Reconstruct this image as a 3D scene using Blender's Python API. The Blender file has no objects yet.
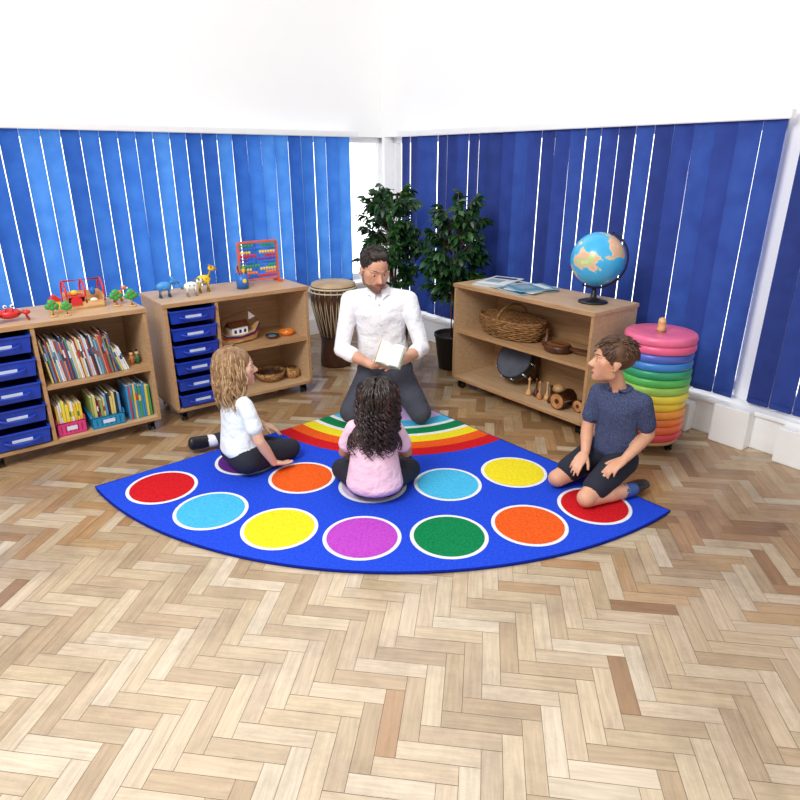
import bpy, bmesh, math, random
from mathutils import Vector, Matrix, noise
from mathutils.bvhtree import BVHTree
random.seed(7)
V=Vector
# ------------------------------------------------------------------ materials
def lin(c):
    o=[]
    for x in c:
        x/=255.0
        o.append(x/12.92 if x<=0.04045 else ((x+0.055)/1.055)**2.4)
    return (o[0],o[1],o[2],1.0)
MC={}
def mat(name,c,c2=None,rough=0.6,metal=0.0,scale=8.0,bump=0.0,bscale=60.0,stretch=(1,1,1),spec=0.5,trans=0.0,sheen=0.0):
    if name in MC: return MC[name]
    m=bpy.data.materials.new(name); m.use_nodes=True
    nt=m.node_tree; b=nt.nodes['Principled BSDF']
    b.inputs['Roughness'].default_value=rough; b.inputs['Metallic'].default_value=metal
    b.inputs['Specular IOR Level'].default_value=spec
    if sheen: b.inputs['Sheen Weight'].default_value=sheen
    tc=nt.nodes.new('ShaderNodeTexCoord'); mp=nt.nodes.new('ShaderNodeMapping')
    mp.inputs['Scale'].default_value=stretch
    nt.links.new(tc.outputs['Object'],mp.inputs['Vector'])
    nz=nt.nodes.new('ShaderNodeTexNoise'); nz.inputs['Scale'].default_value=scale; nz.inputs['Detail'].default_value=4
    nt.links.new(mp.outputs['Vector'],nz.inputs['Vector'])
    mx=nt.nodes.new('ShaderNodeMix'); mx.data_type='RGBA'
    if c2 is None: c2=tuple(x*0.93 for x in c)
    mx.inputs[6].default_value=lin(c); mx.inputs[7].default_value=lin(c2)
    rp=nt.nodes.new('ShaderNodeMapRange'); rp.inputs[1].default_value=.35; rp.inputs[2].default_value=.65
    nt.links.new(nz.outputs['Fac'],rp.inputs[0]); nt.links.new(rp.outputs[0],mx.inputs[0])
    nt.links.new(mx.outputs[2],b.inputs['Base Color'])
    if bump:
        n2=nt.nodes.new('ShaderNodeTexNoise'); n2.inputs['Scale'].default_value=bscale; n2.inputs['Detail'].default_value=3
        nt.links.new(mp.outputs['Vector'],n2.inputs['Vector'])
        bp=nt.nodes.new('ShaderNodeBump'); bp.inputs['Strength'].default_value=min(bump,1.0); bp.inputs['Distance'].default_value=.01*max(1,bump)
        nt.links.new(n2.outputs['Fac'],bp.inputs['Height']); nt.links.new(bp.outputs['Normal'],b.inputs['Normal'])
    if trans:
        t=nt.nodes.new('ShaderNodeBsdfTranslucent'); ms=nt.nodes.new('ShaderNodeMixShader')
        nt.links.new(mx.outputs[2],t.inputs['Color']); ms.inputs[0].default_value=trans
        nt.links.new(b.outputs[0],ms.inputs[1]); nt.links.new(t.outputs[0],ms.inputs[2])
        nt.links.new(ms.outputs[0],nt.nodes['Material Output'].inputs[0])
    MC[name]=m; return m
def plain(c,rough=.5):
    return mat('paint_%d_%d_%d'%c,c,rough=rough)
# ------------------------------------------------------------------ mesh builder
def frame(d,up=V((0,0,1))):
    d=d.normalized()
    if abs(d.dot(up))>.98: up=V((1,0,0))
    x=d.cross(up).normalized(); y=x.cross(d).normalized()
    return x,y,d
class MB:
    def __init__(s): s.v=[];s.f=[];s.m=[];s.s=[];s.mats=[];s.M=Matrix()
    def mi(s,m):
        if m not in s.mats: s.mats.append(m)
        return s.mats.index(m)
    def add(s,vs,fs,m,smooth=False):
        o=len(s.v); i=s.mi(m)
        s.v+= [s.M@V(p) for p in vs]
        for f in fs:
            s.f.append([o+k for k in f]); s.m.append(i); s.s.append(smooth)
    def box(s,c,sz,m,rot=None,bev=0.0):
        bm=bmesh.new(); bmesh.ops.create_cube(bm,size=1)
        for v in bm.verts: v.co=V((v.co.x*sz[0],v.co.y*sz[1],v.co.z*sz[2]))
        if bev: bmesh.ops.bevel(bm,geom=bm.edges[:],offset=bev,segments=2,affect='EDGES')
        R=rot if rot else Matrix.Identity(3)
        bm.verts.index_update()
        s.add([R@v.co+V(c) for v in bm.verts],[[v.index for v in f.verts] for f in bm.faces],m); bm.free()
    def bx(s,a,b,m,bev=0.0):
        s.box([(a[i]+b[i])/2 for i in range(3)],[abs(b[i]-a[i]) for i in range(3)],m,None,bev)
    def tube(s,path,r,m,seg=8,cap=True,sx=1.0):
        path=[V(p) for p in path]; n=len(path); vs=[];fs=[]
        rr=r if isinstance(r,(list,tuple)) else [r]*n
        px=None
        for i,p in enumerate(path):
            d=(path[min(i+1,n-1)]-path[max(i-1,0)])
            if d.length<1e-7: d=V((0,0,1))
            d.normalize()
            if px is None: x,y,_=frame(d)
            else:
                x=px-d*px.dot(d)
                if x.length<1e-5: x,y,_=frame(d)
                x.normalize(); y=d.cross(x)
            px=x
            for k in range(seg):
                a=2*math.pi*k/seg
                vs.append(p+x*math.cos(a)*rr[i]*sx+y*math.sin(a)*rr[i])
        for i in range(n-1):
            for k in range(seg):
                k2=(k+1)%seg
                fs.append([i*seg+k,i*seg+k2,(i+1)*seg+k2,(i+1)*seg+k])
        if cap:
            fs.append(list(range(seg))[::-1]); fs.append([(n-1)*seg+k for k in range(seg)])
        s.add(vs,fs,m,True)
    def cyl(s,a,b,r,m,seg=20,r2=None):
        s.tube([a,b],[r,r if r2 is None else r2],m,seg)
        for i in (-1,-2): s.s[i]=False
    def lathe(s,prof,c,m,seg=32,rot=None,sc=(1,1)):
        R=rot if rot else Matrix.Identity(3); vs=[];fs=[];c=V(c)
        for r,z in prof:
            for k in range(seg):
                a=2*math.pi*k/seg
                vs.append(R@V((r*math.cos(a)*sc[0],r*math.sin(a)*sc[1],z))+c)
        for i in range(len(prof)-1):
            for k in range(seg):
                k2=(k+1)%seg
                fs.append([i*seg+k,i*seg+k2,(i+1)*seg+k2,(i+1)*seg+k])
        s.add(vs,fs,m,True)
    def ell(s,c,r,m,rot=None,seg=16,rings=10):
        if not isinstance(r,(tuple,list)): r=(r,r,r)
        R=rot if rot else Matrix.Identity(3); vs=[];fs=[];c=V(c)
        for i in range(rings+1):
            th=math.pi*i/rings
            rr=max(math.sin(th),1e-4)
            for k in range(seg):
                a=2*math.pi*k/seg
                vs.append(R@V((r[0]*rr*math.cos(a),r[1]*rr*math.sin(a),r[2]*math.cos(th)))+c)
        for i in range(rings):
            for k in range(seg):
                k2=(k+1)%seg
                fs.append([i*seg+k,(i+1)*seg+k,(i+1)*seg+k2,i*seg+k2])
        s.add(vs,fs,m,True)
    def prism(s,poly,h,m,c=(0,0,0),rot=None):
        R=rot if rot else Matrix.Identity(3); n=len(poly); c=V(c)
        vs=[R@V((p[0],p[1],-h/2))+c for p in poly]+[R@V((p[0],p[1],h/2))+c for p in poly]
        fs=[list(range(n))[::-1],[n+k for k in range(n)]]+[[k,(k+1)%n,n+(k+1)%n,n+k] for k in range(n)]
        s.add(vs,fs,m)
    def obj(s,name,loc=(0,0,0),rz=0.0,sc=1.0):
        me=bpy.data.meshes.new(name); me.from_pydata([tuple(v*sc) for v in s.v],[],s.f)
        for m in s.mats: me.materials.append(m)
        me.polygons.foreach_set('material_index',s.m); me.polygons.foreach_set('use_smooth',s.s)
        me.update()
        o=bpy.data.objects.new(name,me); o.location=loc; o.rotation_euler=(0,0,rz)
        bpy.context.scene.collection.objects.link(o); return o
def rz3(a): return Matrix.Rotation(a,3,'Z')
def rx3(a): return Matrix.Rotation(a,3,'X')
def ry3(a): return Matrix.Rotation(a,3,'Y')
RA=math.radians(37.5)
def W(M,N,z=0): 
    return V((math.cos(RA)*M-math.sin(RA)*N, math.sin(RA)*M+math.cos(RA)*N, z))
# ------------------------------------------------------------------ base materials
white_wall=mat('white_plaster',(253,253,253),(252,252,252),rough=.8,bump=.02)
white_gloss=mat('white_gloss_paint',(246,246,246),(242,242,242),rough=.35)
beech=mat('beech_laminate',(206,174,136),(194,158,118),rough=.42,scale=5,stretch=(1,6,14))
beech_edge=mat('beech_edge',(184,144,102),(168,126,86),rough=.45,scale=6,stretch=(2,6,12))
beech_in=mat('beech_inner',(192,154,112),(176,136,94),rough=.5,scale=5,stretch=(1,6,14))
toywood=mat('toy_wood',(222,180,125),(200,150,95),rough=.5,scale=14,stretch=(1,1,5))
darkwood=mat('dark_wood',(98,52,26),(60,30,16),rough=.4,scale=12,stretch=(3,3,1))
blk=mat('black_plastic',(28,28,30),rough=.4)
chrome=mat('steel',(190,190,195),rough=.25,metal=1)
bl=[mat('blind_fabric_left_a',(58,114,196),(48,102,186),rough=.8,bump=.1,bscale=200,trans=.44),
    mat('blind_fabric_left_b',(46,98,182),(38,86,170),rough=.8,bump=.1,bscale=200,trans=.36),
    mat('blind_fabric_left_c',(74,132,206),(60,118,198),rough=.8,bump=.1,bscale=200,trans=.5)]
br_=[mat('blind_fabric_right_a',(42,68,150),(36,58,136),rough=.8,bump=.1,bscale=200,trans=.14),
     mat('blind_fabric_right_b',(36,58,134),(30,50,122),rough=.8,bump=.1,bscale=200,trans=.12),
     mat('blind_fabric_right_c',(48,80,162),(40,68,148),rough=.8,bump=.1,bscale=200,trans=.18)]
# ------------------------------------------------------------------ floor
def build_floor():
    n=4; Wd=.059; L=Wd*n
    m=bpy.data.materials.new('herringbone_oak'); m.use_nodes=True; nt=m.node_tree; b=nt.nodes['Principled BSDF']
    at=nt.nodes.new('ShaderNodeVertexColor'); at.layer_name='Col'
    uv=nt.nodes.new('ShaderNodeUVMap'); uv.uv_map='UVMap'
    mp=nt.nodes.new('ShaderNodeMapping'); mp.inputs['Scale'].default_value=(4,50,1)
    nt.links.new(uv.outputs[0],mp.inputs[0])
    nz=nt.nodes.new('ShaderNodeTexNoise'); nz.inputs['Scale'].default_value=1.6; nz.inputs['Detail'].default_value=6; nz.inputs['Distortion'].default_value=.6
    nt.links.new(mp.outputs[0],nz.inputs['Vector'])
    rp=nt.nodes.new('ShaderNodeValToRGB'); rp.color_ramp.elements[0].position=.3; rp.color_ramp.elements[1].position=.72
    rp.color_ramp.elements[0].color=(.80,.77,.73,1); rp.color_ramp.elements[1].color=(1.05,1.04,1.03,1)
    nt.links.new(nz.outputs['Fac'],rp.inputs[0])
    mx=nt.nodes.new('ShaderNodeMix'); mx.data_type='RGBA'; mx.blend_type='MULTIPLY'; mx.inputs[0].default_value=1
    nt.links.new(at.outputs['Color'],mx.inputs[6]); nt.links.new(rp.outputs[0],mx.inputs[7])
    tc=nt.nodes.new('ShaderNodeTexCoord')
    n3=nt.nodes.new('ShaderNodeTexNoise'); n3.inputs['Scale'].default_value=2.6; n3.inputs['Detail'].default_value=10; n3.inputs['Roughness'].default_value=.75
    nt.links.new(tc.outputs['Object'],n3.inputs['Vector'])
    r3=nt.nodes.new('ShaderNodeValToRGB'); r3.color_ramp.elements[0].position=.34; r3.color_ramp.elements[1].position=.54
    r3.color_ramp.elements[0].color=(.74,.73,.72,1); r3.color_ramp.elements[1].color=(1,1,1,1)
    nt.links.new(n3.outputs['Fac'],r3.inputs[0])
    mx2=nt.nodes.new('ShaderNodeMix'); mx2.data_type='RGBA'; mx2.blend_type='MULTIPLY'; mx2.inputs[0].default_value=1
    nt.links.new(mx.outputs[2],mx2.inputs[6]); nt.links.new(r3.outputs[0],mx2.inputs[7])
    nt.links.new(mx2.outputs[2],b.inputs['Base Color'])
    n2=nt.nodes.new('ShaderNodeTexNoise'); n2.inputs['Scale'].default_value=3
    mr=nt.nodes.new('ShaderNodeMapRange'); mr.inputs[3].default_value=.16; mr.inputs[4].default_value=.34
    nt.links.new(tc.outputs['Object'],n2.inputs['Vector'])
    nt.links.new(n2.outputs['Fac'],mr.inputs[0]); nt.links.new(mr.outputs[0],b.inputs['Roughness'])
    b.inputs['Specular IOR Level'].default_value=.8
    sub=mat('floor_joint',(104,88,68),rough=.7)
    vs=[];fs=[];cols=[];uvs=[]
    ang=math.radians(37.5-45)
    ca,sa=math.cos(ang),math.sin(ang)
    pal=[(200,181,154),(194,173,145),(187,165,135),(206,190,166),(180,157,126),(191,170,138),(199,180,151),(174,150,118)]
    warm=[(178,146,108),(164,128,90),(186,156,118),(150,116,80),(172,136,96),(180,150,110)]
    R=130
    for x in range(-R,R):
        for y in range(-R,R):
            h=(x-y)%(2*n)
            if h==0: x0,y0,x1,y1=x,y,x+n,y+1;hor=True
            elif h==2*n-1: x0,y0,x1,y1=x,y,x+1,y+n;hor=False
            else: continue
            cx=(x0+x1)/2*Wd; cy=(y0+y1)/2*Wd
            wx=ca*cx-sa*cy; wy=sa*cx+ca*cy
            M=math.cos(RA)*wx+math.sin(RA)*wy; N=-math.sin(RA)*wx+math.cos(RA)*wy
            if not(-3.5<M<3.78 and -2.2<N<5.18): continue
            g=.0007
            o=len(vs)
            for (px,py) in ((x0*Wd+g,y0*Wd+g),(x1*Wd-g,y0*Wd+g),(x1*Wd-g,y1*Wd-g),(x0*Wd+g,y1*Wd-g)):
                vs.append((ca*px-sa*py,sa*px+ca*py,random.uniform(-.0003,.0003)))
            fs.append((o,o+1,o+2,o+3))
            # weaker light near the furniture and walls painted into block colour (warmer, darker)
            dimming=max(0,min(1,(max(M-1.5,N-2.3))/1.3))
            c=list(lin(random.choice(warm if random.random()<dimming*.85+.02 else pal))); k=random.uniform(.94,1.05)
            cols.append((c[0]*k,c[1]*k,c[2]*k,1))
            r1,r2=random.random()*9,random.random()*9
            q=[(0,0),(L,0),(L,Wd),(0,Wd)] if hor else [(0,0),(0,Wd),(L,Wd),(L,0)]
            uvs.append([(a+r1,b2+r2) for a,b2 in q])
    o=len(vs); 
    for M,N in ((-3.5,-2.2),(3.78,-2.2),(3.78,5.18),(-3.5,5.18)):
        p=W(M,N,-.0015); vs.append(tuple(p))
    fs.append((o,o+1,o+2,o+3))
    o=len(vs)
    for z in (-.1,-.004):
        for M,N in ((-3.5,-2.2),(3.78,-2.2),(3.78,5.18),(-3.5,5.18)):
            p=W(M,N,z); vs.append(tuple(p))
    fs+= [(o,o+3,o+2,o+1),(o,o+1,o+5,o+4),(o+1,o+2,o+6,o+5),(o+2,o+3,o+7,o+6),(o+3,o,o+4,o+7)]
    me=bpy.data.meshes.new('floor'); me.from_pydata(vs,[],fs)
    me.materials.append(m); me.materials.append(sub)
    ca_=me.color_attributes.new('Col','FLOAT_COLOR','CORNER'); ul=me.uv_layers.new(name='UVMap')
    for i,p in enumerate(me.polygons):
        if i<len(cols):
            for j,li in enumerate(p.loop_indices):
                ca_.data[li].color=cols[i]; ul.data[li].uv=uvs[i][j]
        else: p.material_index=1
    ob=bpy.data.objects.new('floor',me); bpy.context.scene.collection.objects.link(ob)
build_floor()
# ------------------------------------------------------------------ walls (local frame rotated by RA)
HB=1.77
b=MB()
b.bx((-3.5,5.1,0),(3.9,5.3,.45),white_wall); b.bx((-3.5,5.1,HB-.02),(3.9,5.3,3.0),white_wall)
b.bx((3.78,5.1,.45),(3.9,5.3,HB-.02),white_wall); b.bx((-3.5,5.1,.45),(-3.1,5.3,HB-.02),white_wall)
b.obj('wall_left',rz=RA)
b=MB()
b.bx((3.7,-2.2,0),(3.9,5.1,.24),white_wall); b.bx((3.7,-2.2,HB-.02),(3.9,5.1,3.0),white_wall)
b.bx((3.7,5.06,.24),(3.9,5.1,HB-.02),white_wall); b.bx((3.7,-2.2,.24),(3.9,-1.2,HB-.02),white_wall)
b.bx((3.7,1.33,.24),(3.9,1.55,HB-.02),white_wall)
b.obj('wall_right',rz=RA)
def windowframe(name,ax,a0,a1,fix,z0,z1,step):
    b=MB()
    def bar(p,q,za,zb):
        if ax=='M': b.bx((p,fix,za),(q,fix+.05,zb),white_gloss)
        else: b.bx((fix,p,za),(fix+.05,q,zb),white_gloss)
    bar(a0,a1,z0,z0+.05); bar(a0,a1,z1-.05,z1)
    bar(a0,a0+.05,z0,z1); bar(a1-.05,a1,z0,z1)
    k=a0+step
    while k<a1-.1:
        bar(k-.03,k+.03,z0,z1); k+=step
    b.obj(name,rz=RA)
windowframe('window_1','M',-3.1,3.78,5.2,.45,HB-.02,.86)
windowframe('window_2','N',1.55,5.06,3.8,.24,HB-.02,.70)
windowframe('window_3','N',-1.2,1.33,3.8,.24,HB-.02,.63)
b=MB()
b.bx((3.58,-2.2,0),(3.7,5.1,.20),white_gloss,.004); b.bx((3.56,-2.2,.20),(3.7,5.1,.225),white_gloss,.004)
b.bx((3.5,1.36,0),(3.58,1.56,.23),white_gloss,.004); b.bx((3.5,1.7,0),(3.58,1.86,.18),white_gloss,.004); b.bx((3.5,.9,0),(3.58,1.2,.2),white_gloss,.004)
for N in (2.2,2.9,3.6,4.3): b.bx((3.565,N,0),(3.58,N+.03,.2),white_gloss)
b.obj('baseboard_right',rz=RA)
b=MB(); b.bx((-3.5,5.06,0),(3.58,5.1,.15),white_gloss,.004); b.obj('baseboard_left',rz=RA)
b=MB(); b.bx((-3.5,4.98,.43),(3.56,5.1,.455),white_gloss,.004); b.obj('trim_1',rz=RA)
def blinds(ax,a0,a1,fix,z0,z1,rotdeg,ms,pitch=.128,w=.14,opens=(),jit=4,bowd=.012):
    b=MB(); rail=white_gloss
    if ax=='M': b.bx((a0-.02,fix-.03,z1),(a1+.02,fix+.03,z1+.045),rail,.004)
    else: b.bx((fix-.03,a0-.02,z1),(fix+.03,a1+.02,z1+.045),rail,.004)
    n=int((a1-a0)/pitch); chain=[]
    for i in range(n+1):
        c=a0+pitch*(i+.5)
        if c>a1: break
        rot=rotdeg+random.uniform(-jit,jit); m=random.choice(ms)
        for (q0,q1,rr) in opens:
            if q0<c<q1: rot=rr
        rot=math.radians(rot); ti=random.uniform(-.005,.005); tw=math.radians(random.uniform(-3,3))
        vs=[];fs=[]
        K=7
        for j,z in enumerate((z1,z0)):
            rt=rot+(tw if j else 0)
            for k in range(K):
                t=(k/(K-1)-.5); bow=bowd*(1-4*t*t)
                lx=w*t; ly=bow
                x=lx*math.cos(rt)-ly*math.sin(rt)+(ti if j else 0); y=lx*math.sin(rt)+ly*math.cos(rt)
                if ax=='M': vs.append((c+x,fix+y,z))
                else: vs.append((fix+y,c-x,z))
        for k in range(K-1): fs.append([k,k+1,K+k+1,K+k])
        b.add(vs,fs,m,True)
        p=(c,fix,z0+.01) if ax=='M' else (fix,c,z0+.01)
        b.box(p,(w*.9,.004,.03),m,rz3(rot) if ax=='M' else rz3(math.pi/2*-1+rot))
        chain.append(V(p)+V((0,0,-.012)))
    pts=[]
    for i in range(len(chain)-1):
        A,B=chain[i],chain[i+1]; pts+= [A,(A+B)/2+V((0,0,-.012))]
    pts.append(chain[-1]); b.tube(pts,.0015,rail,4)
    return b.obj('vertical_blinds',rz=RA)
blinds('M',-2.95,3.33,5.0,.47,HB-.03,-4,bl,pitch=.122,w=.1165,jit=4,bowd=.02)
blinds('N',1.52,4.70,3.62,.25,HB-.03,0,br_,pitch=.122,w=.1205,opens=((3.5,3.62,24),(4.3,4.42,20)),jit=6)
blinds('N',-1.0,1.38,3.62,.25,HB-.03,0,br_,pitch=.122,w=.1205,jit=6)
# ------------------------------------------------------------------ rug
def build_rug():
    def pile(n,c,c2): return mat(n,c,c2,rough=.95,scale=90,bump=.6,bscale=350,spec=.1)
    blue=pile('rug_blue',(42,84,226),(34,70,210)); edge=pile('rug_edge',(18,40,150),(14,32,130))
    P={'red':pile('rug_red',(220,34,42),(198,24,34)),'cyan':pile('rug_cyan',(84,194,236),(66,178,224)),
       'yel':pile('rug_yellow',(248,232,48),(236,214,36)),'mag':pile('rug_magenta',(200,84,206),(184,66,190)),
       'grn':pile('rug_green',(20,140,84),(14,122,70)),'org':pile('rug_orange',(246,104,38),(230,86,28)),
       'lil':pile('rug_lilac',(216,190,236),(204,176,226)),'wht':pile('rug_white',(246,246,246),(236,236,236)),
       'pur':pile('rug_purple',(104,50,140),(90,40,126))}
    b=MB(); R=2.0; a0=math.radians(220.6); a1=math.radians(310.0); T=.011
    def arc(r,n=72,s=a0,e=a1): return [V((r*math.cos(s+(e-s)*i/n),r*math.sin(s+(e-s)*i/n),0)) for i in range(n+1)]
    pts=[V((0,0,0))]+arc(R)
    n=len(pts)
    top=[p+V((0,0,T)) for p in pts]; bot=[p+V((0,0,.001)) for p in pts]
    b.add(top,[[0,i,i+1] for i in range(1,n-1)],blue); b.add(bot,[[0,i+1,i] for i in range(1,n-1)],edge)
    out=[]
    for i in range(n): out.append([i,(i+1)%n,n+(i+1)%n,n+i])
    b.add(bot+top,out,edge)
    b.tube([p+V((0,0,.0065)) for p in pts]+[V((0,0,.0065))],.006,edge,6)
    def ring(r0,r1,m,z):
        A=arc(r0);B=arc(r1); k=len(A)
        b.add([p+V((0,0,z)) for p in A+B],[[i,k+i,k+i+1,i+1] for i in range(k-1)],m)
    rr=[(.95,.86,'red'),(.86,.775,'org'),(.775,.69,'yel'),(.69,.66,'wht'),(.66,.575,'grn'),(.575,.545,'wht'),(.545,.45,'cyan'),(.45,.15,'lil')]
    for o,i_,c in rr: ring(i_,o,P[c],T+.0006)
    def disc(r,a,c):
        cx=r*math.cos(math.radians(a)); cy=r*math.sin(math.radians(a))
        for rad,m,z in ((.172,P['wht'],T+.001),(.155,P[c],T+.0022)):
            vs=[(cx,cy,z)]+[(cx+rad*math.cos(t*math.pi/24),cy+rad*math.sin(t*math.pi/24),z) for t in range(48)]
            b.add(vs,[[0,1+t,1+(t+1)%48] for t in range(48)],m)
    for i,c in enumerate(['red','cyan','yel','mag','grn','org','red']): disc(1.76,228+12.4*i,c)
    for i,c in enumerate(['pur','org','lil','cyan','yel']): disc(1.30,231+16.85*i,c)
    b.obj('rainbow_rug',(-.018,4.073,0))
build_rug()
# ------------------------------------------------------------------ storage units
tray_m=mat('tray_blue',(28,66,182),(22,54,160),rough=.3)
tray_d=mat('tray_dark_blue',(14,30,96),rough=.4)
label=mat('label_card',(214,224,240),rough=.5)
def unit(b,w,d,h,traycol,shelfz):
    t=.019; z0=.075
    b.bx((0,0,z0),(t,d,h-t),beech,.001); b.bx((w-t,0,z0),(w,d,h-t),beech,.001)
    b.bx((-.006,-.008,h-t-.004),(w+.006,d+.004,h),beech,.002)
    b.bx((-.006,-.0095,h-t-.004),(w+.006,-.0078,h),beech_edge)
    for x in (0,w-t): b.bx((x,-.0015,z0),(x+t,0,h-t-.004),beech_edge)
    b.bx((0,0,z0),(w,d,z0+t),beech,.001); b.bx((0,-.0015,z0),(w,0,z0+t),beech_edge)
    b.bx((t,d-.008,z0),(w-t,d,h-t),beech_in)
    xo=t
    if traycol:
        b.bx((traycol-t,0,z0+t),(traycol,d-.008,h-t),beech_in); b.bx((traycol-t,-.0015,z0+t),(traycol,0,h-t-.004),beech_edge); xo=traycol
    b.bx((xo,.01,shelfz-t),(w-t,d-.008,shelfz),beech_in); b.bx((xo,.008,shelfz-t),(w-t,.0101,shelfz),beech_edge)
    for x in (.05,w-.05):
        for y in (.05,d-.05):
            b.cyl((x-.014,y,.028),(x+.014,y,.028),.028,blk,16)
            b.cyl((x-.016,y,.028),(x+.016,y,.028),.012,chrome,10)
            b.bx((x-.02,y-.015,.05),(x+.02,y+.02,.076),blk,.003)
def trays(b,x0,x1,n,za,zb):
    pt=(zb-za)/n
    for i in range(n):
        z=za+pt*i; h=pt*.74; w=x1-x0; cx=(x0+x1)/2
        vs=[(x0+.014,-.004,z+.006),(x1-.014,-.004,z+.006),(x1-.014,.36,z+.006),(x0+.014,.36,z+.006),
            (x0+.006,-.018,z+h),(x1-.006,-.018,z+h),(x1-.006,.37,z+h),(x0+.006,.37,z+h)]
        b.add(vs,[[3,2,1,0],[0,1,5,4],[1,2,6,5],[2,3,7,6],[3,0,4,7]],tray_m)
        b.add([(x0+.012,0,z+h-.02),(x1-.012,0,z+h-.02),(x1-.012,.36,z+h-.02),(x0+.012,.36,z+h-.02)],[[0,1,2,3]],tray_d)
        b.bx((x0+.001,-.026,z+h-.004),(x1-.001,-.012,z+h+.007),tray_m,.003)
        b.bx((x0,-.02,z+h),(x0+.014,.37,z+h+.006),tray_m); b.bx((x1-.014,-.02,z+h),(x1,.37,z+h+.006),tray_m)
        pts=[(cx+w*.30*math.cos(a),-.02-.016*math.sin(a),z+h*.62-.018*math.sin(a)) for a in [math.pi*k/8 for k in range(9)]]
        b.tube(pts,.006,tray_m,6)
        b.box((cx,-.017,z+h*.55),(w*.34,.003,.016),label,rx3(.12))
def bookrow(b,x0,x1,y,z,hs,dp,lean=0.0,thick=(.004,.011),pal=None):
    pal=pal or [(236,236,232),(50,70,120),(180,66,60),(220,200,120),(120,160,190),(50,52,62),(230,230,225),(70,90,130),(90,140,110),(215,130,80),(190,202,214),(205,212,215),(225,226,224),(150,60,60),(60,62,72),(96,120,150)]
    x=x0
    while x<x1:
        t=random.uniform(*thick); h=random.uniform(*hs); c=random.choice(pal); R=ry3(lean+random.uniform(-.015,.015))
        m=plain(c,.4); dd=dp*random.uniform(.9,1)
        b.box((x+t/2+math.sin(lean)*h/2,y+dd/2,z+h/2*math.cos(lean)+abs(math.sin(lean))*t/2+.001),(t*.9,dd,h),m,R)
        b.box((x+t/2+math.sin(lean)*h/2,y+dd/2+.001,z+h/2*math.cos(lean)+.0025),(t*.6,dd*.98,h),plain((236,232,220)),R)
        if random.random()<.6:
            b.box((x+t/2+math.sin(lean)*h*.62,y-.0005,z+h*.62),(t*.86,.001,h*.18),plain(random.choice(pal)),R)
        x+=t/max(math.cos(lean),.5)+.0006
U1=(-2.154,2.934); A1=math.radians(39)
U2=(-1.385,3.591); A2=math.radians(37.4)
U3=(.378,4.281); A3=math.radians(-52.2)
b=MB(); unit(b,.90,.45,.76,.33,.405); trays(b,.022,.309,5,.098,.735); b.obj('storage_unit',(U1[0],U1[1],0),A1)
b=MB(); unit(b,.96,.45,.76,.33,.405); trays(b,.022,.309,6,.098,.735); b.obj('storage_unit',(U2[0],U2[1],0),A2)
b=MB(); unit(b,1.14,.42,.76,0,.435); b.obj('shelf_unit',(U3[0],U3[1],0),A3)
def P1(s,y,z=.7605): return (U1[0]+math.cos(A1)*s-math.sin(A1)*y,U1[1]+math.sin(A1)*s+math.cos(A1)*y,z)
def P2(s,y,z=.7605): return (U2[0]+math.cos(A2)*s-math.sin(A2)*y,U2[1]+math.sin(A2)*s+math.cos(A2)*y,z)
def P3(s,y,z=.7605): return (U3[0]+math.cos(A3)*s-math.sin(A3)*y,U3[1]+math.sin(A3)*s+math.cos(A3)*y,z)
b=MB(); bookrow(b,.02,.36,0,0,(.20,.25),.19,-.12); bookrow(b,.365,.42,0,0,(.13,.17),.16,-.3)
b.obj('picture_books',P1(.35,.05,.406),A1)
pal2=[(60,40,40),(230,230,230),(40,90,60),(170,60,60),(220,200,120),(50,60,110),(150,170,90),(90,150,200),(40,42,48)]
def crate(name,loc,rz,w,d,h,c,pal):
    b=MB(); m=plain(c,.4); t=.005
    b.bx((0,0,0),(w,d,t),m); 
    for a_,q in (((0,0,0),(w,t,h*.75)),((0,d-t,0),(w,d,h)),((0,0,0),(t,d,h)),((w-t,0,0),(w,d,h))): b.bx(a_,q,m,.001)
    b.tube([(0,0,h*.75),(w,0,h*.75),(w,d,h),(0,d,h),(0,0,h*.75)],.005,m,6)
    for i in range(6): b.bx((w*.12+i*w*.14,-.002,h*.15),(w*.12+i*w*.14+.006,.0,h*.6),plain(tuple(int(x*.7) for x in c)))
    b.bx((w*.32,-.004,h*.28),(w*.68,-.002,h*.52),label)
    bookrow(b,.010,w-.02,.02,.006,(.15,.19),d*.75,0,(.008,.018),pal)
    b.obj(name,loc,rz)
crate('magazine_crate',P1(.345,.04,.0955),A1,.15,.22,.10,(222,60,130),[(240,220,70),(235,200,60),(230,190,60),(60,140,70),(240,240,230)])
crate('book_basket',P1(.525,.03,.0955),A1,.18,.24,.09,(30,140,190),pal2)
b=MB(); bookrow(b,0,.12,0,0,(.19,.22),.16,0.0,(.008,.016),[(230,200,70),(60,140,190),(200,60,60),(240,240,235),(70,150,90)]); b.obj('story_books',P1(.735,.05,.0955),A1)
b=MB()
for i,(x,c) in enumerate([(0,(190,120,60)),(.032,(60,110,70))]):
    b.lathe([(.0,0),(.014,0),(.011,.03),(.013,.05),(0,.055)],(x,0,0),plain(c),14); b.ell((x,0,.064),.012,toywood)
    b.cyl((x,-.0,.074),(x,0,.086),.007,plain((40,30,30)),10)
    b.tube([(x-.012,0,.045),(x-.018,-.014,.03)],.004,plain(c),6);b.tube([(x+.012,0,.045),(x+.018,-.014,.03)],.004,plain(c),6)
b.obj('wooden_figures',P1(.822,.14,.4065),A1)
red=plain((214,40,44),.35); grn=plain((50,160,70),.4); yel=plain((246,206,50),.4); blu=plain((40,110,200),.4); org=plain((240,130,40),.4); wht=plain((244,244,240),.4); dkb=plain((20,40,110),.4)
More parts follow.
